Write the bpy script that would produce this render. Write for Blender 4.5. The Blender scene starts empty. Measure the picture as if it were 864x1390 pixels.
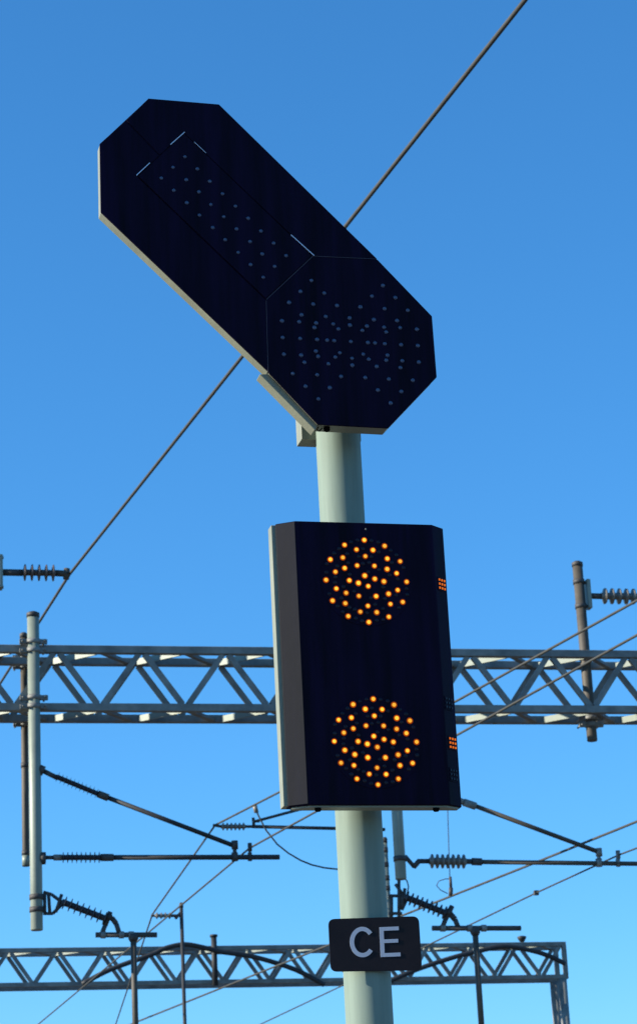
import bpy, math, random
from math import sin, cos, tan, atan2, radians, pi, hypot
from mathutils import Vector, Matrix
random.seed(7)
scene = bpy.context.scene
C = scene.collection

# ------------------------------------------------------------------ camera
PITCH = radians(18.5)
ROLL = 0.0508
FPX = 10008.0 * tan(PITCH)          # focal length in photo pixels (photo 864 x 1390)
EYE = Vector((0.0, 0.0, 2.6))
cam = bpy.data.cameras.new('camera')
cam.sensor_fit = 'VERTICAL'
cam.sensor_height = 36.0
cam.lens = FPX / 1390.0 * 36.0
cam.clip_start = 0.1
cam.clip_end = 6000
cam.dof.use_dof = True
cam.dof.focus_distance = 7.3
cam.dof.aperture_fstop = 15.0
camo = bpy.data.objects.new('camera', cam)
C.objects.link(camo)
R_ = Matrix.Rotation(pi/2 + PITCH, 4, 'X') @ Matrix.Rotation(-ROLL, 4, 'Z')
camo.matrix_world = Matrix.Translation(EYE) @ R_
scene.camera = camo

# ------------------------------------------------------------------ light
SUN_AZ = radians(78)                # to the left of the direction back to the camera
SUN_EL = radians(24)
sdir = Vector((-sin(SUN_AZ)*cos(SUN_EL), -cos(SUN_AZ)*cos(SUN_EL), sin(SUN_EL)))
world = bpy.data.worlds.new('World')
scene.world = world
world.use_nodes = True
nt = world.node_tree
sky = nt.nodes.new('ShaderNodeTexSky')
sky.sky_type = 'NISHITA'
sky.sun_disc = False
sky.sun_elevation = SUN_EL
sky.sun_rotation = atan2(sdir.x, sdir.y)
sky.altitude = 0
sky.air_density = 1.1
sky.dust_density = 0.0
sky.ozone_density = 10.0
bg = nt.nodes['Background']
bg.inputs['Strength'].default_value = 0.114
hs = nt.nodes.new('ShaderNodeHueSaturation')
hs.inputs['Saturation'].default_value = 1.06
hs.inputs['Hue'].default_value = 0.493
nt.links.new(sky.outputs[0], hs.inputs['Color'])
nt.links.new(hs.outputs[0], bg.inputs[0])
sl = bpy.data.lights.new('sun', 'SUN')
sl.energy = 4.6
sl.angle = radians(0.5)
sl.color = (1.0, 0.93, 0.80)
so = bpy.data.objects.new('sun', sl)
C.objects.link(so)
so.rotation_euler = sdir.to_track_quat('Z', 'Y').to_euler()
so.location = (-20, -5, 20)
vs = scene.view_settings
scene.display_settings.display_device = 'sRGB'
vs.view_transform = 'Standard'
vs.look = 'None'
vs.gamma = 1
vs.exposure = 1.0
vs.use_curve_mapping = False

# ------------------------------------------------------------------ surveying: photo pixel -> point in the place
def ray(px, py):
    v = Vector((px - 432.0, -(py - 695.0), -FPX))
    return (R_.to_3x3() @ v).normalized()
def atz(px, py, z):                 # on the level z
    r = ray(px, py)
    return EYE + r * ((z - EYE.z) / r.z)
class Wall:                         # vertical plane, yaw psi, through point o
    def __init__(s, o, psi):
        s.o = o
        s.u = Vector((cos(psi), sin(psi), 0))      # along
        s.n = Vector((sin(psi), -cos(psi), 0))     # outward, towards the camera
    def __call__(s, px, py, off=0.0):
        r = ray(px, py)
        return EYE + r * (((s.o + s.n*off - EYE).dot(s.n)) / r.dot(s.n))
UP = Vector((0, 0, 1))

# ------------------------------------------------------------------ materials
def mat(name, col, rough=0.5, metal=0.0, var=0.0, scale=6.0, col2=None, bump=0.0, spec=0.5, emit=None, estr=0, streak=False, vary=False):
    m = bpy.data.materials.new(name)
    m.use_nodes = True
    t = m.node_tree
    b = t.nodes['Principled BSDF']
    b.inputs['Base Color'].default_value = (*col, 1)
    b.inputs['Roughness'].default_value = rough
    b.inputs['Metallic'].default_value = metal
    b.inputs['Specular IOR Level'].default_value = spec
    if emit:
        b.inputs['Emission Color'].default_value = (*emit, 1)
        b.inputs['Emission Strength'].default_value = estr
    if vary:                             # no two emitters are equally bright
        oi = t.nodes.new('ShaderNodeObjectInfo')
        mr_ = t.nodes.new('ShaderNodeMapRange')
        mr_.inputs['To Min'].default_value = estr*0.75
        mr_.inputs['To Max'].default_value = estr*1.35
        t.links.new(oi.outputs['Random'], mr_.inputs[0])
        t.links.new(mr_.outputs[0], b.inputs['Emission Strength'])
    if var or col2:
        tc = t.nodes.new('ShaderNodeTexCoord')
        n = t.nodes.new('ShaderNodeTexNoise')
        n.inputs['Scale'].default_value = scale
        n.inputs['Detail'].default_value = 7
        n.inputs['Roughness'].default_value = 0.65
        if streak:                       # rain streaks: noise drawn out down the surface
            mp = t.nodes.new('ShaderNodeMapping')
            mp.inputs['Scale'].default_value = (7, 7, 0.5)
            t.links.new(tc.outputs['Object'], mp.inputs['Vector'])
            t.links.new(mp.outputs[0], n.inputs['Vector'])
        else:
            t.links.new(tc.outputs['Object'], n.inputs['Vector'])
        cr = t.nodes.new('ShaderNodeValToRGB')
        c2 = col2 if col2 else tuple(c*(1-var) for c in col)
        c1 = col if col2 else tuple(min(1, c*(1+var)) for c in col)
        cr.color_ramp.elements[0].position = 0.35
        cr.color_ramp.elements[1].position = 0.65
        cr.color_ramp.elements[0].color = (*c2, 1)
        cr.color_ramp.elements[1].color = (*c1, 1)
        t.links.new(n.outputs['Fac'], cr.inputs[0])
        t.links.new(cr.outputs[0], b.inputs['Base Color'])
        if bump:
            n2 = t.nodes.new('ShaderNodeTexNoise')
            n2.inputs['Scale'].default_value = scale*8
            n2.inputs['Detail'].default_value = 5
            t.links.new(tc.outputs['Object'], n2.inputs['Vector'])
            bp = t.nodes.new('ShaderNodeBump')
            bp.inputs['Strength'].default_value = bump
            bp.inputs['Distance'].default_value = 0.01
            t.links.new(n2.outputs['Fac'], bp.inputs['Height'])
            t.links.new(bp.outputs[0], b.inputs['Normal'])
            mr = t.nodes.new('ShaderNodeMapRange')
            mr.inputs['To Min'].default_value = max(0, rough-0.12)
            mr.inputs['To Max'].default_value = min(1, rough+0.12)
            t.links.new(n.outputs['Fac'], mr.inputs[0])
            t.links.new(mr.outputs[0], b.inputs['Roughness'])
    return m
M = {}
M['pole'] = mat('grey_green_pole_paint', (0.192, 0.245, 0.200), 0.62, 0, 0.09, 5, bump=0.0, spec=0.12, streak=True)
M['casing'] = mat('pale_grey_casing', (0.21, 0.215, 0.15), 0.5, 0, 0.10, 8, bump=0.08)
M['black'] = mat('matt_black_cover', (0.0052, 0.0022, 0.0130), 0.62, 0, 0.55, 3, bump=0.06, spec=0.08, streak=True)
M['black2'] = mat('dusty_black_housing', (0.0030, 0.0032, 0.0075), 0.6, 0, 0.4, 3, bump=0.04, spec=0.18, streak=True)
M['sign'] = mat('dark_sign_plate', (0.0095, 0.006, 0.008), 0.5, 0, 0.25, 7, bump=0.05, spec=0.2)
M['letter'] = mat('pale_sign_lettering', (0.36, 0.40, 0.47), 0.5, 0, 0.05, 20)
M['gap'] = mat('dark_gap', (0.002, 0.002, 0.002), 0.9, spec=0.05)
M['highlight'] = mat('bright_edge_highlight', (0.75, 0.74, 0.80), 0.35, 0.4)  # near-white colour standing in for sunlight on panel edges
M['dim'] = mat('unlit_lens', (0.05, 0.074, 0.135), 0.3, 0, spec=0.5)
M['dimdark'] = mat('unlit_lens_dark', (0.006, 0.006, 0.016), 0.4, 0, spec=0.25)
M['led'] = mat('amber_led_core', (.1, .05, .01), 0.4, spec=0.05, emit=(1.0, 0.46, 0.04), estr=0.66, vary=True)
M['ledrim'] = mat('amber_led_glow_rim', (0.05, .01, .0), 0.4, spec=0.05, emit=(1.0, 0.14, 0.0), estr=0.20, vary=True)  # weak emission imitates the reddish glow around each lit core
M['ledside'] = mat('amber_side_light', (.1, .03, .01), 0.4, spec=0.05, emit=(1.0, 0.20, 0.01), estr=0.38)
M['galv'] = mat('weathered_galvanised_steel', (0.19, 0.19, 0.17), 0.6, 0.1, 0.32, 3.5, bump=0.1)
M['tube'] = mat('galvanised_tube', (0.215, 0.245, 0.195), 0.5, 0.1, 0.10, 3, bump=0.1)
M['rusty'] = mat('brown_weathered_tube', (0.07, 0.058, 0.042), 0.65, 0.1, 0.25, 4, bump=0.15)
M['dark'] = mat('dark_cantilever_tube', (0.02, 0.021, 0.022), 0.65, 0.0, 0.3, 5, bump=0.1)
M['fit'] = mat('cast_fitting', (0.055, 0.05, 0.045), 0.65, 0.1, 0.3, 8, bump=0.2)
M['porc'] = mat('brown_insulator', (0.10, 0.068, 0.05), 0.4, 0, 0.25, 8)
M['porcgrey'] = mat('grey_insulator', (0.17, 0.15, 0.12), 0.4, 0, 0.15, 8)
M['rubber'] = mat('dark_ribbed_insulator', (0.03, 0.028, 0.032), 0.5, 0, 0.2, 8)
M['wire'] = mat('stranded_wire', (0.040, 0.038, 0.030), 0.7, 0.0, 0.2, 5)
M['wiredark'] = mat('dark_stranded_wire', (0.03, 0.03, 0.026), 0.7, 0.0, 0.2, 5)
M['ballast'] = mat('stone_ballast', (0.09, 0.08, 0.07), 0.9, 0, col2=(0.045, 0.04, 0.035), scale=9, bump=0.9)
M['paving'] = mat('platform_paving', (0.14, 0.13, 0.12), 0.85, 0, 0.2, 3, bump=0.3)

# ------------------------------------------------------------------ mesh builder
class MB:
    def __init__(s):
        s.v = []; s.f = []; s.sm = []; s.mi = []
    def add(s, vs_, fs, smooth=False, mi=0):
        o = len(s.v)
        s.v += [Vector(v) for v in vs_]
        s.f += [tuple(o+i for i in f) for f in fs]
        s.sm += [smooth]*len(fs); s.mi += [mi]*len(fs)
        return s
    def prism(s, poly, ext, mi=0):           # polygon (list of points) extruded by vector ext
        n = len(poly); P = [Vector(p) for p in poly]
        vs_ = P + [p + ext for p in P]
        nor = Vector((0, 0, 0))
        for i in range(n):
            nor += (P[i]-P[0]).cross(P[(i+1) % n]-P[0])
        fl = nor.dot(ext) > 0
        fs = [tuple(range(n)), tuple(range(2*n-1, n-1, -1))]
        fs += [(i, i+n, (i+1) % n + n, (i+1) % n) for i in range(n)]
        if fl: fs = [tuple(reversed(f)) for f in fs]
        return s.add(vs_, fs, False, mi)
    def bar(s, a, b, w, h, side=None):        # rectangular bar a->b, w along 'side', h across both
        a = Vector(a); b = Vector(b); d = (b-a).normalized()
        side = Vector(side) if side is not None else (UP.cross(d) if abs(d.z) < .95 else Vector((1, 0, 0)))
        side = (side - d*side.dot(d)).normalized()
        k = d.cross(side)
        q = [side*w/2*i + k*h/2*j for i, j in ((-1, -1), (1, -1), (1, 1), (-1, 1))]
        return s.prism([a+x for x in q], b-a)
    def lathe(s, a, d, prof, n=20, smooth=True, mi=0):   # prof: list of (distance along d, radius)
        a = Vector(a); d = Vector(d).normalized()
        k = d.orthogonal().normalized(); l = d.cross(k)
        vs_ = []; fs = []
        for (t, r) in prof:
            for i in range(n):
                A = 2*pi*i/n
                vs_.append(a + d*t + (k*cos(A) + l*sin(A))*r)
        m = len(prof)
        for j in range(m-1):
            for i in range(n):
                fs.append((j*n+i, j*n+(i+1) % n, (j+1)*n+(i+1) % n, (j+1)*n+i))
        s.add(vs_, fs, smooth, mi)
        o = len(s.v) - len(vs_)
        s.f += [tuple(o+i for i in reversed(range(n))), tuple(o+(m-1)*n+i for i in range(n))]
        s.sm += [False, False]; s.mi += [mi, mi]
        return s
    def tube(s, a, b, r, n=16, r2=None):
        a = Vector(a); b = Vector(b)
        L = (b-a).length
        return s.lathe(a, b-a, [(0, r), (L, r if r2 is None else r2)], n)
    def path(s, pts, r, n=10):
        P = [Vector(p) for p in pts]
        vs_ = []; fs = []
        k = (P[1]-P[0]).orthogonal().normalized()
        for i, p in enumerate(P):
            d = (P[min(i+1, len(P)-1)] - P[max(i-1, 0)]).normalized()
            k = (k - d*k.dot(d)).normalized(); l = d.cross(k)
            vs_ += [p + (k*cos(2*pi*j/n) + l*sin(2*pi*j/n))*r for j in range(n)]
        for i in range(len(P)-1):
            for j in range(n):
                fs.append((i*n+j, i*n+(j+1) % n, (i+1)*n+(j+1) % n, (i+1)*n+j))
        fs += [tuple(reversed(range(n))), tuple((len(P)-1)*n+j for j in range(n))]
        return s.add(vs_, fs, True)
    def box(s, c, x, y, z, dx, dy, dz):       # centre, three unit axes, sizes
        c = Vector(c)
        return s.prism([c + x*(i*dx/2) + y*(j*dy/2) - z*dz/2 for i, j in ((-1, -1), (1, -1), (1, 1), (-1, 1))], z*dz)
    def build(s, name, material, parent=None, org=None, bevel=0.0, props=None):
        me = bpy.data.meshes.new(name)
        if org is None:
            org = ROOT.get(parent.name if parent else '', None)
        if org is None:
            org = sum(s.v, Vector()) / len(s.v)
        me.from_pydata([tuple(v - org) for v in s.v], [], s.f)
        for i, p in enumerate(me.polygons):
            p.use_smooth = s.sm[i]; p.material_index = s.mi[i]
        mats = material if isinstance(material, (list, tuple)) else [material]
        for m_ in mats: me.materials.append(m_)
        me.update()
        o = bpy.data.objects.new(name, me)
        C.objects.link(o)
        if parent:
            o.parent = parent
            ROOT[o.name] = ROOT[parent.name]
        else:
            o.location = org
        if bevel:
            b = o.modifiers.new('bevel', 'BEVEL'); b.width = bevel; b.segments = 2; b.limit_method = 'ANGLE'
            b.harden_normals = False
        if props:
            for k_, v_ in props.items(): o[k_] = v_
        return o
ROOT = {}
def thing(name, loc, label, cat, group=None):
    o = bpy.data.objects.new(name, None)
    o.empty_display_size = 0.2
    C.objects.link(o)
    o.location = loc
    o['label'] = label; o['category'] = cat
    if group: o['group'] = group
    ROOT[o.name] = Vector(loc)
    return o
def P_(label, cat, group=None):
    d = {'label': label, 'category': cat}
    if group: d['group'] = group
    return d

# ------------------------------------------------------------------ ground
m_ = MB()
m_.add([(-3000, -3000, 0), (3000, -3000, 0), (3000, 3000, 0), (-3000, 3000, 0)], [(0, 1, 2, 3)])
m_.build('ground', M['ballast'], props={'kind': 'structure'})
m_ = MB()
m_.box((-1.0, -16, 0.46), Vector((1, 0, 0)), Vector((0, 1, 0)), UP, 9, 50, 0.88)
m_.build('platform', M['paving'], bevel=0.02, props={'kind': 'structure'})

# ------------------------------------------------------------------ the near gantry: frame of reference
r0 = ray(432, 885)
G0 = EYE + r0 * (30.0 / hypot(r0.x, r0.y))
GPSI = radians(12.8)
G = Wall(G0, GPSI)
gu, gn = G.u, G.n
MPP = (G0 - EYE).length / FPX            # metres per photo pixel at the gantry
print('G0', G0, 'mpp', MPP)
zt = G0.z
zb = G(432, 962).z
# depth of the truss: back top chord centre (y 898 at x 300)
def back_depth():
    best = None
    for i in range(20, 200):
        d = i*0.01
        z = G(432, 901, -d).z
        if best is None or abs(z-zt) < best[0]: best = (abs(z-zt), d)
    return best[1]
GD = back_depth()
print('truss h', zt-zb, 'depth', GD)
def s_of(px, py, off=0.0):
    return (G(px, py, off) - G0).dot(gu)
def gp(s, z, off=0.0):
    return Vector((G0.x, G0.y, 0)) + gu*s + gn*off + UP*z
ch = 10.2*MPP
def build_gantry(origin, u, n, zt, zb, depth, s_start, nb, period, first_up, s_min, s_max, label, wsc, ch, bottom=True, name='gantry', cols=(), kneel=None):
    def gp(s, z, off=0.0):
        return Vector((origin.x, origin.y, 0)) + u*s + n*off + UP*z
    root = thing(name, gp(s_min, 0), label, 'gantry')
    for z, nm in ((zt, 'top_chord'), (zb, 'bottom_chord')):
        for off in (0, -depth):
            MB().bar(gp(s_min, z, off), gp(s_max, z, off), ch, ch, n).build(nm, M['galv'], root, bevel=0.006)
    w = 0.068*wsc
    k = 0
    h2 = ch/2
    for i in range(nb):
        a = s_start + i*period            # top node, front
        q = period/2
        for off in (0, -depth):
            o2 = off - 0.012 if off else off
            # V pair: from the top node down to the bottom node, and up again
            g = 0.035*wsc
            MB().bar(gp(a+g, zt-h2, o2), gp(a+q-g, zb+h2, o2), w*0.8, w, n).build('brace', M['galv'], root)
            MB().bar(gp(a+q+g, zb+h2, o2), gp(a+period-g, zt-h2, o2), w*0.8, w, n).build('brace', M['galv'], root)
        for z in ((zt, zb) if bottom else (zt,)):
            d0 = -depth + h2; d1 = -h2
            MB().bar(gp(a+0.02, z-ch*.10, d0), gp(a+q-0.03, z-ch*.10, d1), ch*0.85, .022, UP).build('lacing_bar', M['tube'], root)
            if i < nb-0:
                MB().bar(gp(a+q+0.05, z-ch*.22, d1), gp(a+period-0.10, z-ch*.22, d0), ch*0.42, w, UP).build('lacing_bar', M['galv'], root)
    for s in cols:
        for off in (0, -depth):
            MB().tube(gp(s, 0, off), gp(s, zb-ch/2-.003, off), 0.10).build('column', M['galv'], root)
    for s, off in [(s_min+ch/2, 0), (s_max-ch/2, 0)]:
        MB().bar(gp(s, zb+h2, off), gp(s, zt-h2, off), ch, ch, n).build('end_post', M['galv'], root)
        MB().bar(gp(s, zb+h2, -depth), gp(s, zt-h2, -depth), ch, ch, n).build('end_post', M['galv'], root)
    return root
sa = s_of(191, 888); sb = s_of(77, 886)
sc_ = s_of(306, 889)
period = (sc_ - sb)/2
s_right = s_of(864, 889); s_left = s_of(0, 881)
print('period', period, 'visible s', s_left, s_right)
s_start = sb - 2*period
nb = int(math.ceil((s_right - s_start)/period)) + 1
gmin = s_start - 0.35; gmax = s_start + nb*period + 0.35
print('bays', nb)
build_gantry(G0, gu, gn, zt, zb, GD, s_start, nb, period, True, gmin, gmax,
             'grey steel lattice gantry spanning the picture behind the black signal, bright bars inside', 1.0, ch,
             cols=(gmin+0.14, gmax-0.14))

# ------------------------------------------------------------------ far gantry
r1 = ray(384, 1286)
F0 = EYE + r1 * ((zt - EYE.z)/r1.z)
FPSI = radians(14.5)
F = Wall(F0, FPSI)
print('far', F0)
fs_r = (F(767, 1287)-F0).dot(F.u); fs_l = (F(-60, 1285)-F0).dot(F.u)
fper = (F(200+62, 1286)-F(200, 1286)).length
nf = int((fs_r - fs_l)/fper)
fper = (fs_r-fs_l-0.2)/nf
far = build_gantry(F0, F.u, F.n, zt, zt-(zt-zb), GD, fs_l+0.1, nf, fper, True, fs_l, fs_r,
             'distant lattice gantry along the bottom of the view, ending right of the signal', 1.15, ch*1.0, bottom=False,
             cols=(fs_r-0.14, fs_l+0.14))
# arched knee braces, in front of the truss
def arch(pts, off, r):
    Q = [F(x, y, off) for x, y in pts]
    out = []
    for i in range(len(Q)-1):
        p0 = Q[max(i-1, 0)]; p1 = Q[i]; p2 = Q[i+1]; p3 = Q[min(i+2, len(Q)-1)]
        for t_ in range(5):
            t = t_/5
            out.append(0.5*((2*p1) + (p2-p0)*t + (2*p0-5*p1+4*p2-p3)*t*t + (3*p1-p0-3*p2+p3)*t**3))
    out.append(Q[-1])
    return MB().path(out, r)
arch([(112, 1336), (150, 1316), (203, 1297), (225, 1287), (250, 1282), (275, 1286), (300, 1292), (345, 1299), (400, 1316), (440, 1337)], 0.3, 0.055).build('arched_strut', M['dark'], far)
arch([(520, 1336), (560, 1318), (610, 1301), (645, 1292), (680, 1285), (710, 1288), (740, 1296), (766, 1308)], 0.3, 0.055).build('arched_strut', M['dark'], far)
# small post-top lamp and a stub mast standing on the far gantry
b0 = F(708, 1286, -0.35); t0 = F(708, 1279, -0.35)
t_ = thing('floodlight', b0, 'tiny dark lamp standing on top of the distant gantry near its right end', 'lamp')
MB().tube(b0, t0, 0.03).build('stem', M['dark'], t_)
MB().lathe(t0, UP, [(0, .04), (.07, .09), (.12, .11), (.14, .06)]).build('lamp_shade', M['dark'], t_)
b0 = F(291, 1300, 0.16); t0 = F(288, 1272, 0.16)
MB().tube(Vector((b0.x, b0.y, zb-.1)), Vector((b0.x, b0.y, t0.z)), 0.062).lathe((b0.x, b0.y, t0.z), UP, [(0, .085), (.05, .085)]).build(
    'stub_mast', M['dark'], props=P_('short dark stub mast poking above the distant gantry left of the signal post', 'mast'))
b0 = F(46, 1300, 0.16); t0 = F(46, 1278, 0.16)

# ------------------------------------------------------------------ drop tubes hung on the gantry
def drop(pxt, pyt, pxb, pyb, off, rpx, material, name, label, clamps=(), cap=True, group=None):
    top = G(pxt, pyt, off); bot = G(pxb, pyb, off)
    c = (top+bot)/2
    zt_ = top.z; zb_ = bot.z
    x, y = c.x, c.y
    r = rpx*MPP
    t = thing(name, (x, y, zb_), label, 'mast', group)
    MB().lathe((x, y, zb_), UP, [(0, r*.93), (0.01, r), (zt_-zb_, r)], 24).build('tube', material, t)
    if cap:
        MB().lathe((x, y, zt_), UP, [(0, r*1.1), (.05, r*1.1), (.07, r*.6)], 24).build('end_cap', M['fit'], t)
    for (cy, kind) in clamps:
        z = G(pxt, cy, off).z
        mb = MB().lathe((x, y, z-.03), UP, [(0, r*1.15), (.06, r*1.15)], 24)
        if kind:
            for s in (-1, 1):
                mb.box(Vector((x, y, z)) + gu*s*(r+.05), gu, gn, UP, .09, .05, .055)
                mb.tube(Vector((x, y, z)) + gu*s*(r+.06) + gn*.09, Vector((x, y, z)) + gu*s*(r+.06) - gn*.16, .014, 8)
        mb.build('clamp', M['fit'] if not kind else M['galv'], t)
    return t, Vector((x, y, 0)), r
dl, dlc, dlr = drop(45.3, 838, 50, 1263, 0.17, 7.9, M['tube'], 'drop_tube', 'pale thick vertical tube in front of the gantry, left side of the view',
     [(871, 1), (883, 1), (947, 1), (959, 1), (1218, 0), (1235, 0)], group='drop tubes hung on the gantry')
dl2, dl2c, dl2r = drop(32, 866, 36, 1176, -GD-0.16, 4.9, M['rusty'], 'drop_tube', 'thinner dark tube just behind the pale left tube, with pale lower end',
     [(893, 1), (905, 1), (983, 1), (1039, 0), (1158, 0)], group='drop tubes hung on the gantry')
MB().lathe((dl2c.x, dl2c.y, G(36, 1176, -GD-.16).z+.005), UP, [(0, dl2r*1.07), (15*MPP, dl2r*1.07)], 24).build('end_sleeve', M['tube'], dl2)
dr, drc, drr = drop(784, 769, 802, 1006, -GD*0.5, 7.2, M['rusty'], 'drop_tube', 'brownish vertical tube rising above the gantry, right of the signal',
     [(790, 0), (823, 0), (893, 1), (975, 1), (984, 1)], group='drop tubes hung on the gantry')
dc, dcc, dcr = drop(529, 880, 540, 1194, 0.17, 7.4, M['tube'], 'drop_tube', 'pale vertical tube close behind the signal post, below the amber lights',
     [(947, 1), (959, 1), (1166, 0)], group='drop tubes hung on the gantry')
dc2, dc2c, dc2r = drop(523, 1144, 528, 1262, 0.10, 3.0, M['tube'], 'support_rod', 'short thin pale rod peeping out between the signal post and the pale tube beside it',
     [(1154, 0), (1174, 0), (1192, 0), (1206, 0)])
de, dec, der = drop(-16, 745, -11, 1010, -0.35, 7.5, M['tube'], 'drop_tube', 'vertical tube at the extreme left edge carrying the brown insulator',
     [(893, 1), (975, 1)], group='drop tubes hung on the gantry')

# ------------------------------------------------------------------ insulators and cantilevers
def sheds(mb, a, b, r_core, r_shed, n, thin=0.35, seg=20):
    a = Vector(a); b = Vector(b); L = (b-a).length; d = (b-a)/L
    prof = [(0, r_core)]
    st = L/n
    for i in range(n):
        t = i*st
        prof += [(t+st*(.5-thin*.45), r_core), (t+st*.46, r_shed), (t+st*(.46+min(.16, thin*.35)), r_shed*.98), (t+st*(.5+thin*.5), r_core*1.05)]
    prof += [(L, r_core)]
    mb.lathe(a, d, prof, seg)
    return mb
def GG(off):
    return lambda x, y: G(x, y, off)

# left edge post insulator
g = GG(-0.35)
t = thing('post_insulator', g(2, 777), 'brown ribbed insulator at the left edge holding the long thick wire', 'insulator', 'insulators')
MB().box(g(1.5, 777), gu, gn, UP, 4*MPP, .16, 46*MPP).build('mounting_plate', M['tube'], t)
mb = MB()
for yy in (757, 797):
    mb.tube(g(-16, yy), g(5, yy), .022, 8)
mb.build('bolt', M['fit'], t)
MB().tube(g(3, 777), g(31, 777.5), 4.6*MPP).build('rod', M['fit'], t)
sheds(MB(), g(29, 777), g(77, 778), 4.2*MPP, 11.5*MPP, 5, .5).build('insulator_sheds', M['porc'], t)
mb = MB().tube(g(76, 778), g(95, 779), 4.4*MPP)
mb.tube(g(91, 772), g(90, 786), 4.2*MPP)
mb.build('wire_clamp', M['rusty'], t)

# right top post insulator
g = GG(-GD*.5 - 0.0)
t = thing('post_insulator', g(797, 806), 'grey ribbed insulator bracketed to the brown tube at the right edge', 'insulator', 'insulators')
MB().box(g(797.5, 807), gu, gn, UP, 5*MPP, .13, 42*MPP).build('mounting_plate', M['tube'], t)
mb = MB()
for yy in (791, 823): mb.tube(g(789, yy), g(800, yy), .02, 8)
mb.build('bolt', M['fit'], t)
MB().tube(g(799, 809), g(818, 809.5), 4.2*MPP).build('rod', M['fit'], t)
sheds(MB(), g(815, 809), g(863, 810), 4.8*MPP, 11.5*MPP, 5, .5).build('insulator_sheds', M['porcgrey'], t)
MB().tube(g(862, 810), g(880, 811), 4.4*MPP).build('wire_clamp', M['rusty'], t)

# left upper cantilever: raking stay tube with ribbed insulator + horizontal registration tube
def clampU(mb, g, x0, y0, x1, y1, r):
    mb.tube(g(x0, y0), g(x1, y1), r, 10)
    mb.lathe(g(x0, y0)-UP*.05, UP, [(0, r*1.7), (.1, r*1.7)], 12)
    mb.lathe(g(x1, y1)-UP*.05, UP, [(0, r*1.7), (.1, r*1.7)], 12)
    return mb
g = GG(0.17)
t = thing('cantilever_arm', g(58, 1165), 'dark two tube cantilever with thin ribbed insulators fixed to the pale left tube', 'cantilever', 'overhead line cantilevers')
MB().tube(g(53, 1044), g(60, 1047), .06).tube(g(59, 1046.5), g(78, 1056), 3.2*MPP).build('hinge_bracket', M['fit'], t)
sheds(MB(), g(76, 1054), g(134, 1078), 3.2*MPP, 6.6*MPP, 11, .18).build('insulator_sheds', M['rubber'], t)
MB().tube(g(133, 1077.5), g(147, 1083), 4.8*MPP).build('sleeve', M['rusty'], t)
MB().tube(g(146, 1082.5), g(320, 1149), 3.1*MPP).build('stay_tube', M['dark'], t)
MB().tube(g(55, 1165), g(62, 1165), .075).tube(g(61, 1164), g(76, 1164), 2.6*MPP).build('hinge_bracket', M['fit'], t)
MB().tube(g(73, 1164), g(84, 1164), 4*MPP).build('sleeve', M['porcgrey'], t)
sheds(MB(), g(83, 1164), g(138, 1164), 3.4*MPP, 7.2*MPP, 9, .18).build('insulator_sheds', M['rubber'], t)
MB().tube(g(137, 1164), g(154, 1164), 4.8*MPP).build('sleeve', M['fit'], t)
MB().tube(g(153, 1164), g(379, 1163.5), 3.4*MPP).build('registration_tube', M['dark'], t)
clampU(MB(), g, 318.5, 1147, 318.5, 1163, 2.6*MPP).build('tube_clamp', M['fit'], t)
clampU(MB(), g, 339, 1150, 339, 1163, 1.7*MPP).build('wire_clamp', M['fit'], t)

# left lower angled insulator with crossbar and post
def lower(name_label, g, pts_br, ins_a, ins_b, nsh, fit, bar_a, bar_b, post, flip=False):
    t = thing('registration_support', g(*ins_a), name_label, 'insulator bracket', 'registration supports')
    mb = MB()
    for a, b in pts_br: mb.tube(g(*a), g(*b), 2.2*MPP, 10)
    mb.build('hinge_bracket', M['fit'], t)
    sheds(MB(), g(*ins_a), g(*ins_b), 4.0*MPP, 8.8*MPP, nsh, .3).build('insulator_sheds', M['rubber'], t)
    mb = MB()
    for a, b, r in fit: mb.tube(g(*a), g(*b), r*MPP, 12)
    mb.build('end_fitting', M['fit'], t)
    MB().tube(g(*bar_a), g(*bar_b), 3.4*MPP).build('crossbar', M['fit'], t)
    for k in (.12, .42, .58):
        p = g(*bar_a).lerp(g(*bar_b), k); d = (g(*bar_b)-g(*bar_a)).normalized()
        MB().tube(p - d*.03, p + d*.03, 4.6*MPP, 12).build('collar', M['galv'], t)
    p = g(*post)
    MB().tube(p, Vector((p.x, p.y, p.z-1.6)), 3.9*MPP).build('post', M['rusty'], t)
    MB().lathe(p - UP*.07, UP, [(0, 4.5*MPP), (.03, 6.5*MPP), (.09, 6.5*MPP)], 16).build('collar', M['fit'], t)
    return t
lower('dark angled ribbed insulator with crossbar at the foot of the pale left tube', g,
      [((59, 1211), (70, 1214)), ((59, 1240), (72, 1240)), ((66, 1212), (68, 1242)), ((61, 1213), (61, 1240)), ((70, 1214), (86, 1226)), ((72, 1240), (86, 1226)), ((84, 1214), (76, 1238))],
      (84, 1224), (146, 1248), 8,
      [((144, 1247), (152, 1243), 4.5), ((150, 1238), (143, 1256), 3.2), ((143, 1256), (138, 1268), 3), ((152, 1246), (158, 1254), 3.4), ((158, 1254), (162, 1267), 3.2)],
      (130, 1269), (213, 1269), (181, 1270))

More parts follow.
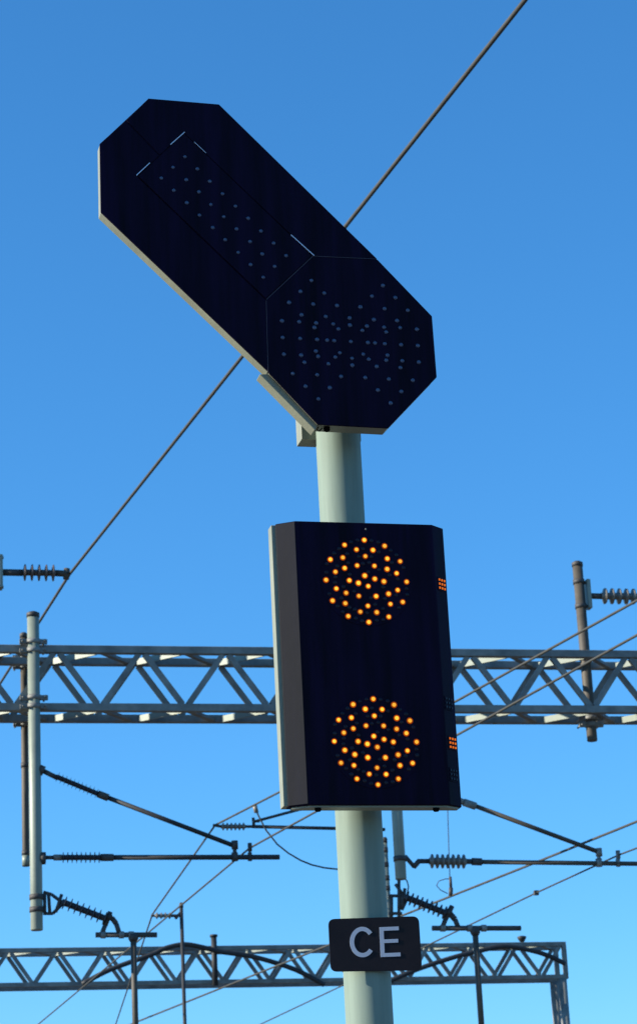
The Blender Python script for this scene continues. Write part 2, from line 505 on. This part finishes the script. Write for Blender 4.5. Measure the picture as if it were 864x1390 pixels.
# middle-left small support: white insulator, tube towards the centre tube
t = thing('cantilever_arm', g(455, 1124), 'thin cantilever tube left of the signal post ending in a small pale insulator', 'cantilever', 'overhead line cantilevers')
sheds(MB(), g(300, 1122), g(333, 1122), 2.6*MPP, 5.2*MPP, 6, .55).build('insulator_sheds', M['porcgrey'], t)
MB().tube(g(289, 1120), g(301, 1122), 1.9*MPP).tube(g(332, 1122), g(345, 1122), 2.0*MPP).build('rod', M['fit'], t)
MB().tube(g(343, 1122), g(522, 1126), 2.3*MPP).build('registration_tube', M['dark'], t)
MB().tube(g(346, 1115), g(413, 1097), 1.9*MPP).tube(g(413, 1097), g(520, 1066), 1.9*MPP).build('stay_tube', M['wiredark'], t)
MB().tube(g(343.5, 1110), g(344.5, 1122), 2*MPP, 10).tube(g(344, 1115), g(352, 1115), 1.6*MPP, 8).build('wire_clamp', M['fit'], t)

# right cantilever
t = thing('cantilever_arm', g(548, 1167), 'long two tube cantilever right of the signal with grey ribbed insulator', 'cantilever', 'overhead line cantilevers')
MB().tube(g(549, 1162), g(562, 1177), 2.8*MPP).tube(g(561, 1177), g(568, 1169), 3.4*MPP).tube(g(545, 1167), g(551, 1165), 4*MPP).build('hinge_bracket', M['fit'], t)
MB().tube(g(566, 1169), g(584, 1169), 3.2*MPP).build('rod', M['dark'], t)
sheds(MB(), g(582, 1169), g(632, 1169.5), 4.6*MPP, 9.6*MPP, 7, .55).build('insulator_sheds', M['porcgrey'], t)
MB().tube(g(631, 1169.5), g(641, 1169.5), 3.6*MPP).tube(g(640, 1169.5), g(653, 1170), 5.0*MPP).build('sleeve', M['fit'], t)
MB().tube(g(652, 1170), g(905, 1173), 3.1*MPP).build('registration_tube', M['rusty'], t)
sheds(MB(), g(556, 1060), g(622, 1086.5), 4*MPP, 8*MPP, 8, .5).build('insulator_sheds', M['porcgrey'], t)
MB().tube(g(538, 1053), g(557, 1060.5), 3.4*MPP).build('hinge_bracket', M['fit'], t)
MB().tube(g(621, 1086), g(629, 1089), 4.2*MPP).tube(g(629, 1089), g(645, 1094.5), 5.2*MPP).build('sleeve', M['galv'], t)
MB().tube(g(643, 1093.5), g(813, 1157), 3.1*MPP).build('stay_tube', M['rusty'], t)
clampU(MB(), g, 812, 1157, 812, 1171, 2.6*MPP).build('tube_clamp', M['galv'], t)
clampU(MB(), g, 838, 1160, 838, 1171, 1.8*MPP).build('wire_clamp', M['galv'], t)

lower('dark angled ribbed insulator with crossbar right of the lettered sign', g,
      [((541, 1195), (541, 1250)), ((536, 1200), (547, 1215)), ((545, 1213), (545, 1235)), ((531, 1215), (531, 1245)), ((545, 1235), (551, 1222)), ((549, 1206), (546, 1230)), ((527, 1216), (545, 1216)), ((527, 1240), (545, 1240))],
      (548, 1217), (606, 1240), 9,
      [((604, 1238), (612, 1240), 5), ((613, 1230), (604, 1248), 3.4), ((604, 1248), (600, 1259), 3.2), ((610, 1240), (617, 1248), 4), ((617, 1248), (621, 1258), 3.4)],
      (586, 1260), (706, 1260), (644, 1262))
mbx = MB()
pts = [(547, 1190), (552, 1196), (554, 1204), (552, 1213)]
mbx.path([g(*p) for p in pts], .9*MPP).build('loop_lead', M['wiredark'], props=P_('small curved lead looping beside the end of the central pale tube', 'cable'))

# far small mast with white insulator (centre left)
FM = Wall(EYE + ray(246, 1232)*1.0 * (44.0/hypot(ray(246, 1232).x, ray(246, 1232).y)), GPSI)
pm = FM(246, 1232); mm = (pm-EYE).length/FPX
t = thing('catenary_mast', (pm.x, pm.y, 0), 'slim distant mast with a small white insulator, left of the signal post', 'mast')
MB().tube((pm.x, pm.y, 0), pm, 2.5*mm).build('pole', M['dark'], t)
MB().lathe(pm, UP, [(0, 2.9*mm), (.06, 2.9*mm), (.09, 1.6*mm)]).build('end_cap', M['fit'], t)
sheds(MB(), FM(210, 1243), FM(233, 1243), 2.2*mm, 4.4*mm, 4, .55).build('insulator_sheds', M['porcgrey'], t)
MB().tube(FM(205, 1243), FM(211, 1243), 1.6*mm).tube(FM(232, 1243), FM(246, 1243), 2*mm).tube(FM(238, 1247), FM(246, 1238), 2*mm).build('bracket', M['fit'], t)

# ------------------------------------------------------------------ wires
def ext(a, b, L):                    # point L metres beyond b
    return b + (b-a).normalized()*L
def wire(pts, r, material, name, label, group='overhead wires'):
    return MB().path(pts, r).build(name, material, props=P_(label, 'wire', group))
# thick wire: level at the left post insulator
a = G(95, 779, -0.35)
w1 = atz(712, 0, a.z)
a2 = atz(55, 842, a.z); 
wire([ext(a, w1, 12), w1, a, a2, ext(a, a2, 60)], 0.0185, M['wire'], 'feeder_wire', 'thickest wire, crossing the sky diagonally behind the tilted upper head')
a = g(292, 1120); z = a.z
b = atz(854, 820, z); c = atz(207, 1241, z)
b = atz(864, 815, z)
wire([ext(a, b, 20), b, atz(620, 951, z), a, c, atz(200, 1262, z), ext(c, atz(200, 1262, z), 70)], 0.0120, M['wire'], 'catenary_wire', 'wire from the right edge insulator, passing behind the black box to the small pale insulator')
a = g(339, 1151); z = a.z
b = atz(864, 862, z); c = atz(206, 1262, z)
wire([ext(a, b, 20), b, atz(621, 997, z), atz(430, 1101, z), a, c, ext(a, c, 80)], 0.0120, M['wire'], 'contact_wire', 'wire crossing the gantry right of the box and clamped on the dark left cantilever')
fz = EYE + ray(550, 1241)*36; z = fz.z
b = atz(864, 1115, z); c = atz(550, 1241, z)
wire([ext(c, b, 20), b, atz(711, 1177, z), c, ext(b, c, 90)], 0.0155, M['wire'], 'contact_wire', 'brownish wire over the right cantilever running down behind the lettered sign')
a = g(838, 1161); z = a.z
b = atz(864, 1151, z); c = atz(576, 1285, z)
wire([ext(a, b, 20), b, a, atz(727, 1212, z), c, ext(a, c, 80)], 0.011, M['wiredark'], 'catenary_wire', 'thin wire held by the clamp on the right cantilever, running down to the left')
pk = atz(727, 1212, z)
MB().box(pk, gu, gn, UP, .06, .06, .06).build('wire_joint', M['fit'], props=P_('tiny joint halfway along the thin wire under the right cantilever', 'joint'))
# dropper with loop
pd = atz(611, 1216, fz.z); dd = (pd-EYE).length
def D(x, y): return EYE + ray(x, y)*dd
t = thing('dropper', pd, 'hair-thin vertical dropper with a small loop, below the right corner of the box', 'dropper')
MB().path([D(607, 1040), D(607, 1097), D(608.5, 1150), D(610, 1192)], .7*MPP).build('hanger', M['wiredark'], t)
MB().path([D(610, 1193), D(604, 1193), D(595, 1196), D(592, 1202), D(597, 1208), D(607, 1213)], .7*MPP).build('loop', M['wiredark'], t)
MB().tube(D(610.5, 1190), D(611.5, 1206), 2.2*MPP).tube(D(611.5, 1205), D(611, 1216), 3.2*MPP).build('clip', M['fit'], t)
# slack jumper
def J(x, y): return G(x, y, 0.4)
cv = []
Q = [(347, 1094), (350, 1106), (361, 1127), (376, 1146), (391, 1158), (408, 1168), (423, 1174), (440, 1178), (459, 1180), (490, 1181), (520, 1178)]
t = thing('jumper_cable', J(347, 1094), 'slack drooping cable that disappears behind the signal post', 'cable')
MB().path([J(*q) for q in Q], 1.1*MPP).build('cable', M['wiredark'], t)
MB().tube(J(345.5, 1093), J(348, 1103), 3.0*MPP, 10).build('clip', M['porcgrey'], t)

# ------------------------------------------------------------------ THE SIGNAL
SPSI = radians(14.0)
rs = ray(500, 900)
S0 = EYE + rs*(7.35)
S = Wall(S0, SPSI)
su, sn = S.u, S.n
SP = 7.35/FPX
print('SP', SP, 'S0', S0)
pole_c = (S(459.5, 640, -0.20) + S(491.5, 1180, -0.20))/2
pr = 31*(pole_c-EYE).length/FPX
print('pole c', pole_c, 'r', pr, S(459.5, 640, -0.20), S(491.5, 1180, -0.20))
sig = thing('railway_signal', (pole_c.x, pole_c.y, 0), 'black two-light railway signal glowing amber on a pale post, with a tilted eight-sided head above', 'signal')
px_, py_ = pole_c.x, pole_c.y
ztop = S(470, 470, -.2).z
MB().lathe((px_, py_, 0), UP, [(ztop*i_/24, pr) for i_ in range(25)], 160).build('post', M['pole'], sig)
MB().box((px_, py_, 0.02), su, sn, UP, .34, .34, .035).build('base_plate', M['galv'], sig, bevel=.004)

# --- main box head
TOPZ = (S(400, 707).z + S(585, 712).z)/2
BOTZ = (S(417, 1092).z + S(600, 1093).z)/2
def sl_(p): return (p - S0).dot(su)
xl = (sl_(S(400, 707)) + sl_(S(419, 1092)))/2
xr = (sl_(S(585, 712)) + sl_(S(611, 1092)))/2
print('box', xl, xr, TOPZ, BOTZ, 'tilt', sl_(S(400, 707))-sl_(S(419, 1092)), sl_(S(585, 712))-sl_(S(611, 1092)))
def sp(s, z, off=0.0):
    return Vector((S0.x, S0.y, 0)) + su*s + sn*off + UP*z
cl, cb, cr_ = 0.053, 0.034, 0.045      # chamfer sideways, chamfer back
back = -0.075
poly = [(xl, 0), (xr, 0), (xr+cr_, -cb), (xr+cr_, back+.010), (xl-cl, back+.010), (xl-cl, -cb)]
head = MB().prism([sp(s, BOTZ, o) for s, o in poly], UP*(TOPZ-BOTZ)).build('signal_head', M['black'], sig, bevel=.0025)
# dusty left wing skin over the chamfer
a0 = sp(xl-0.001, 0, 0.0); a1 = sp(xl-cl, 0, -cb)
nch = (a1-a0).normalized().cross(UP); nch = -nch if nch.dot(sn) < 0 else nch
q = [a0 + nch*.0015, a1 + nch*.0015, a1 - sn*.022 - su*.0015, a1 - sn*.022, a1 - nch*.001, a0 - nch*.001]
MB().prism([p + UP*(BOTZ+.003) for p in (a0+nch*.0025, a1+nch*.0025, a1-nch*.004, a0-nch*.004)], UP*(TOPZ-BOTZ-.006)).build('side_wing', M['black2'], head, bevel=.001)
# pale back casing
MB().prism([sp(s, BOTZ+.003, o) for s, o in ((xl-cl-.0135, -cb-.003), (xr+cr_-.012, -cb-.003), (xr+cr_-.012, back-.005), (xl-cl-.0135, back-.005))], UP*(TOPZ-BOTZ-.006)).build('back_casing', M['casing'], head, bevel=.002)
# bottom tray lip and two glands
MB().prism([sp(s, BOTZ-.0055, o) for s, o in ((xl-cl+.01, -.035), (xl+.006, -.008), (xr-.006, -.008), (xr+cr_-.01, -.035), (xr+cr_-.01, back+.02), (xl-cl+.01, back+.02))], UP*.005).build('bottom_plate', M['casing'], head)
for gx, gy in ((431, 1092), (591, 1092)):
    s = sl_(S(gx, gy, -.018))
    MB().lathe(sp(s, BOTZ+.001, -.018), -UP, [(0, .0100), (.013, .0100), (.017, .007)], 20).build('cable_gland', M['gap'], head)
MB().lathe(S(496, 718.5), sn, [(0, .0028), (.0015, .0028), (.0022, .0016)], 12).build('screw', M['galv'], head)
# bracket between box and post
for z in (TOPZ-.18, BOTZ+.18):
    MB().prism([sp(s, z, o) for s, o in ((-.14, back-.031), (.14, back-.031), (.14, back-.06), (-.14, back-.06))], UP*.05).build('mounting_bracket', M['galv'], head)

def dome(r, h, n=14, rim=None):
    mb = MB()
    prof = []
    if rim:
        mb.lathe((0, 0, 0), UP, [(0, rim), (h*.35, rim*.97), (h*.4, r*1.02)], n, True, 1)
        b_ = h*.36
    else: b_ = 0
    for i in range(5):
        A = i/4*pi/2*.93
        prof.append((b_ + sin(A)*h, cos(A)*r))
    mb.lathe((0, 0, 0), UP, prof, n, True, 0)
    return mb
RM = Matrix((su, UP, sn)).transposed()      # local x along face, y up, z outward
def led_copy(proto, parent, pos, name):
    o = proto.copy() if name != 'FIRST' else proto
    if name != 'FIRST': C.objects.link(o)
    o.parent = parent
    o.matrix_parent_inverse = Matrix.Identity(4)
    o.location = pos - ROOT[sig.name]
    o.rotation_euler = RM.to_euler()
    k_ = random.uniform(.93, 1.07)
    o.scale = (k_, k_, 1)
    return o
def led_set(name, mb, mats, parent, positions):
    me_o = mb.build(name, mats, None, org=Vector((0, 0, 0)))
    for i, p in enumerate(positions):
        led_copy(me_o, parent, p, 'FIRST' if i == 0 else name)
LIT = [(410,103),(263,143),(562,146),(352,177),(475,179),(250,240),(418,227),(582,243),(678,262),(157,256),(357,299),(486,300),(264,320),(581,323),(652,354),(195,350),(125,413),(414,376),(489,399),(299,414),(367,433),(440,456),(557,418),(727,418),(202,478),(660,482),(275,510),(592,512),(370,532),(499,532),(174,571),(698,573),(269,590),(606,590),(438,607),(381,653),(504,655),(291,688),(594,688),(445,731)]
UNL = [(312,120),(360,105),(463,107),(515,118),(607,180),(650,213),(222,172),(185,208),(282,210),(400,170),(517,192),(370,230),(463,230),(128,355),(130,290),(208,305),(290,280),(400,283),(447,275),(703,310),(615,272),(520,328),(600,368),(660,397),(440,347),(303,368),(195,390),(192,432),(150,518),(255,463),(335,497),(240,550),(212,612),(300,620),(340,635),(250,655),(348,703),(395,722),(432,660),(505,717),(553,710),(550,625),(670,617),(565,548),(648,520),(730,515),(725,470),(552,460),(460,545),(492,595)]
k = 160/864
lit2 = [S(430+x*k, 930+y*k) for x, y in LIT]
unl2 = [S(430+x*k, 930+y*k) for x, y in UNL]
# upper lamp is the same unit: shift matched on the topmost and bottommost lights
u_top = S(420+398*k, 720+70*k); u_bot = S(420+432*k, 720+676*k)
sh = ((u_top - lit2[0]) + (u_bot - lit2[-1]))/2
sh = UP*sh.z + su*(sh.dot(su))
print('lamp shift', sh, sh.dot(su))
for cen, lits, unls in ((None, [p+sh for p in lit2], [p+sh for p in unl2]), (None, lit2, unl2)):
    c = sum(lits, Vector())/len(lits)
    R = max((p-c).length for p in lits) + .012
    plate = MB().lathe(c - sn*.002, sn, [(0, R), (.0028, R), (.0036, R-.001)], 64).build('lamp_plate', M['black'], head)
    led_set('amber_led', dome(.0058, .0042, 16, .0092), [M['led'], M['ledrim']], plate, [p + sn*.0015 for p in lits])
    led_set('unlit_led', dome(.0064, .003), [M['dimdark']], plate, [p + sn*.0015 for p in unls])
# side repeater lights on the right chamfer: 3 x 3 each, two lit and two dark
b0 = sp(xr, 0, 0); b1 = sp(xr+cr_, 0, -cb)
du = (b1-b0).normalized(); nr = UP.cross(du); nr = nr if nr.dot(sn) > 0 else -nr
def on_ch(px, py):
    r = ray(px, py)
    return EYE + r*((b0-EYE).dot(nr)/r.dot(nr))
for (cx, cy, on) in ((598.7, 793.5, 1), (613.2, 1009, 1), (608.0, 955, 0), (614.5, 1052, 0)):
    c = on_ch(cx, cy)
    mb = MB()
    mb.box(c, du, nr, UP, .038, .003, .042)
    o = mb.build('side_light', M['black'], head)
    for i in (-1, 0, 1):
        m2 = MB()
        for j in (-1, 0, 1):
            m2.box(c + du*j*.0125 + UP*i*.0128 + nr*.0025, du, nr, UP, .0048, .003, .0060)
        m2.build('side_led_row', M['ledside'] if on else M['dimdark'], head)

# --- route indicator: arm with octagon, traced then given its own thickness
fo = 0.02
def T(px, py, off=fo): return S(px, py, off)
arm_out = [(134.5, 196), (201, 134), (297, 142), (512, 352.5), (424, 348.5), (360.5, 408), (363, 506), (136, 289)]
octo = [(424, 349), (511.5, 353), (585.5, 430), (592, 513), (526, 582.5), (430.5, 577.5), (363.5, 507), (360.5, 408)]
def poly3(pts, off): return [T(x, y, off) for x, y in pts]
def inset(P, d):
    n = len(P); out = []
    c = sum(P, Vector())/n
    for i in range(n):
        a, b, e = P[i-1], P[i], P[(i+1) % n]
        d1 = (b-a).normalized(); d2 = (e-b).normalized()
        n1 = d1.cross(sn).normalized(); n2 = d2.cross(sn).normalized()
        if n1.dot(c-b) < 0 and n2.dot(c-b) < 0: n1 = -n1; n2 = -n2
        m = (n1+n2); m = m/m.length
        den = max(.3, m.dot(n1))
        out.append(b + m*(d/den))
    return out
def cc(P):
    nor = Vector((0, 0, 0))
    for i in range(len(P)): nor += (P[i]-P[0]).cross(P[(i+1) % len(P)]-P[0])
    return P if nor.dot(sn) > 0 else P[::-1]
def inset2(P, d):                     # P counter-clockwise seen from the front
    P = cc(P); n = len(P); out = []
    for i in range(n):
        a, b, e = P[i-1], P[i], P[(i+1) % n]
        n1 = sn.cross((b-a).normalized()); n2 = sn.cross((e-b).normalized())
        m = (n1+n2).normalized()
        out.append(b + m*(d/max(.3, m.dot(n1))))
    return out
hull = [(134.5, 196), (201, 134), (297, 142), (512, 353), (470, 420), (363.5, 506), (136, 289)]
body = MB().prism(inset2(poly3(hull, fo), .002), -sn*.045)
ind = body.build('route_indicator', M['casing'], sig, bevel=.002)
MB().prism(inset2(poly3(octo, fo), .0035), -sn*.062).build('octagon_casing', M['casing'], ind, bevel=.002)
# covers
seam0 = (170, 164); seam1 = (216, 208)
panel = [(186.5, 240.5), (249.5, 182), (423, 348.5), (360, 407)]
upper = [(170.3, 163.8), (201, 134), (297, 142), (512, 352.5), (424, 348.5), (249.5, 182), (216.5, 212)]
lowerp = [(134.5, 196), (169.7, 164.3), (216, 212.6), (186.5, 240.5), (360.5, 408), (363.5, 506), (136, 289)]
def cover(name, pts, th, ins, mat_, z0=0.0, bev=.0015):
    P = inset2([T(x, y, fo) for x, y in pts], ins)
    return MB().prism([p + sn*z0 for p in P], sn*th).build(name, mat_, ind, bevel=bev)
cover('upper_cover', upper, .005, .0012, M['black'])
cover('lower_cover', lowerp, .005, .0012, M['black'])
pan = cover('arm_light_panel', panel, .0075, .0014, M['black'])
octp = cover('octagon_light_panel', octo, .006, .0008, M['black'])
MB().prism(inset2(poly3(hull, fo), .0016), sn*.0022).build('backing_sheet', M['black'], ind)
MB().prism(inset2(poly3(octo, fo), .0034), sn*.0024).build('backing_sheet', M['black'], ind)
# added bright strips: sunlit highlights on the panel edges, put into the colour
def edge(p, q, w, name='edge_highlight', zz=.0062):
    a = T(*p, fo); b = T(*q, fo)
    MB().bar(a + sn*zz, b + sn*zz, w, .0035, sn.cross((b-a))).build(name, M['highlight'], ind)
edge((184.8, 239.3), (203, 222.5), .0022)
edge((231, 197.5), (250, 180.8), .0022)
M['seam'] = mat('dull_seam_metal', (0.055, 0.045, 0.065), 0.5, 0.0, spec=0.3)
def seam(p, q, w=.0016):
    a = T(*p, fo); b = T(*q, fo)
    MB().bar(a + sn*.0048, b + sn*.0048, w, .003, sn.cross((b-a))).build('seam_strip', M['seam'], ind)
seam((424, 348.6), (510, 352.6)); seam((423.5, 349), (361, 407.5), .0020); seam((360.6, 409), (363.2, 505))
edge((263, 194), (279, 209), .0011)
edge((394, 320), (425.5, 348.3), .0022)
def lit_pts(lst, ox, oy, kk, off): return [T(ox+x*kk, oy+y*kk, off) for x, y in lst]
A1 = [(365,259),(320,299),(276,340),(412,305),(370,346),(323,386),(459,352),(418,392),(372,433),(507,399),(463,440),(420,480),(556,446),(512,486),(470,527),(604,492),(560,532),(517,573),(652,540),(611,580),(566,621),(700,586),(657,627),(613,667),(747,633),(704,674),(661,715)]
O1 = [(553,178),(507,223),(605,229),(459,268),(560,275),(657,282),(515,321),(612,325),(558,353),(625,355),(567,373),(695,361),(486,348),(467,366),(414,314),(415,344),(361,262),(262,256),(208,203),(308,210),(254,157),(161,249),(213,301),(203,330),(131,326),(314,308),(274,335),(267,354),(345,339),(367,360),(134,396),(207,400),(278,404),(320,407),(349,409),(419,413),(490,417),(520,419),(561,422),(629,426),(699,430),(139,466),(211,470),(225,500),(273,453),(282,475),(373,460),(354,478),(325,506),(424,483),(425,512),(471,466),(494,487),(527,517),(572,470),(567,491),(634,493),(626,522),(703,499),(176,547),(230,600),(283,653),(278,552),(331,606),(378,559),(479,564),(532,616),(585,670),(578,570),(630,622),(678,575)]
led_set('arm_led', dome(.0060, .0040), [M['dim']], pan, lit_pts(A1, 120, 120, 310/864, fo+.0072))
led_set('octagon_led', dome(.0066, .0040), [M['dim']], octp, lit_pts(O1, 340, 330, 280/864, fo+.0058))
print('leds', len(A1), len(O1), len(LIT), len(UNL))
# mounting box behind, latch and knob under the octagon
pb = [T(406, 569, -.09), T(406.5, 596, -.09), T(431, 598, -.09), T(470, 598, -.09), T(489, 590, -.09), T(489, 569, -.09)]
mo = -.205
zz0 = S(407, 596, mo).z
sL = sl_(S(408.5, 582, mo)); sR = sl_(S(489.5, 590, mo))
MB().prism([sp(s, zz0, o) for s, o in ((sL, mo), (sR, mo), (sR, mo-.07), (sL, mo-.07))], UP*.16).build('mounting_box', M['casing'], ind, bevel=.002)
# thicker lower-left casing flange
fl = [(352, 508), (363.5, 507), (431, 577.5), (427, 584)]
MB().prism([T(x, y, fo-.008) for x, y in fl], -sn*.05).build('side_flange', M['casing'], ind, bevel=.002)
kc = T(443, 580.5, 0.0)
MB().lathe(kc, -UP + sn*.25, [(0, .010), (.010, .010), (.012, .007)], 20).build('latch_knob', M['gap'], ind)

MB().path([T(431.5, 580, fo-.02), T(430, 583, fo-.02), T(433, 585.5, fo-.02), T(437, 581, fo-.02)], .0022, 8).build('latch_hook', M['gap'], ind)
# --- sign
so_ = 0.0
sgn_n = None
SG = Wall(pole_c + S.n*(pr+.012) , radians(7))
def Q_(x, y, off=0.0): return SG(x, y, off)
tl, tr, br_, bl = (445, 1247.5), (568, 1243.5), (572.5, 1317), (448.5, 1319)
sgu, sgn = SG.u, SG.n
def rr(cs, r, off):
    P = [Q_(x, y, off) for x, y in cs]; out = []
    n = len(P)
    for i in range(n):
        a, b, e = P[i-1], P[i], P[(i+1) % n]
        p0 = b + (a-b).normalized()*r; p1 = b + (e-b).normalized()*r
        for j in range(7):
            t = j/6
            out.append((1-t)**2*p0 + 2*t*(1-t)*b + t*t*p1)
    return out
plate = MB().prism(rr([tl, tr, br_, bl], .020, 0), -sgn*.004).build('sign_plate', M['sign'], sig, bevel=.0007)
# C : arc; E : bars  (built on the plate, 1 mm proud)
MPS = (Q_(505, 1280)-EYE).length/FPX
def strip(pts, w, name):
    P = [Q_(x, y, .0) for x, y in pts]
    L = []; R2 = []
    for i, p in enumerate(P):
        d = (P[min(i+1, len(P)-1)]-P[max(i-1, 0)]).normalized()
        s = sgn.cross(d)
        L.append(p + s*w/2); R2.append(p - s*w/2)
    mb = MB()
    n = len(P)
    for i in range(n-1):
        pass
    vs_ = [v + sgn*.0002 for v in L+R2] + [v + sgn*.0014 for v in L+R2]
    fs = []
    for i in range(n-1):
        fs.append((2*n+i, 2*n+i+1, 3*n+i+1, 3*n+i))
        fs.append((i, i+1, 2*n+i+1, 2*n+i))
        fs.append((n+i+1, n+i, 3*n+i, 3*n+i+1))
    fs.append((0, 2*n, 3*n, n)); fs.append((n-1, 2*n-1, 4*n-1, 3*n-1))
    mb.add(vs_, fs)
    return mb
cxx, cyy, rx, ry = 491.5, 1278.8, 14.2, 17.8
cp = []
for i in range(33):
    A = radians(38 + (322-38)*i/32)
    cp.append((cxx + rx*cos(A) + 0.028*(-ry*sin(A)) * -1 * 0 + 0.03*ry*sin(A)*-1 + .0, cyy - ry*sin(A) - .03*rx*cos(A)))
strip(cp, 5.7*MPS, 'c').build('letter_c', M['letter'], plate)
mb = strip([(517.5, 1258.4), (519.3, 1299.4)], 6.6*MPS, 'e')
P = mb
eb = MB()
def quad(c4):
    Pq = [Q_(x, y, .0) for x, y in c4]
    eb.prism([p + sgn*.0002 for p in Pq], sgn*.0012)
quad([(514.4, 1258.8), (520.0, 1258.5), (521.8, 1299.0), (516.2, 1299.3)])
quad([(520.0, 1258.5), (540.5, 1257.7), (540.75, 1262.7), (520.2, 1263.5)])
quad([(520.75, 1275.3), (539.8, 1274.5), (540.0, 1279.4), (520.95, 1280.2)])
quad([(521.55, 1293.9), (543, 1293.0), (543.2, 1298.1), (521.8, 1299.0)])
eb.build('letter_e', M['letter'], plate)
# straps holding the sign
for z in (Q_(508, 1262).z, Q_(508, 1306).z):
    MB().lathe((px_, py_, z-.012), UP, [(0, pr+.003), (.024, pr+.003)], 48).box(Vector((px_, py_, z)) + sgn*(pr+.004), sgu, sgn, UP, .05, .006, .02).build('strap', M['galv'], plate)
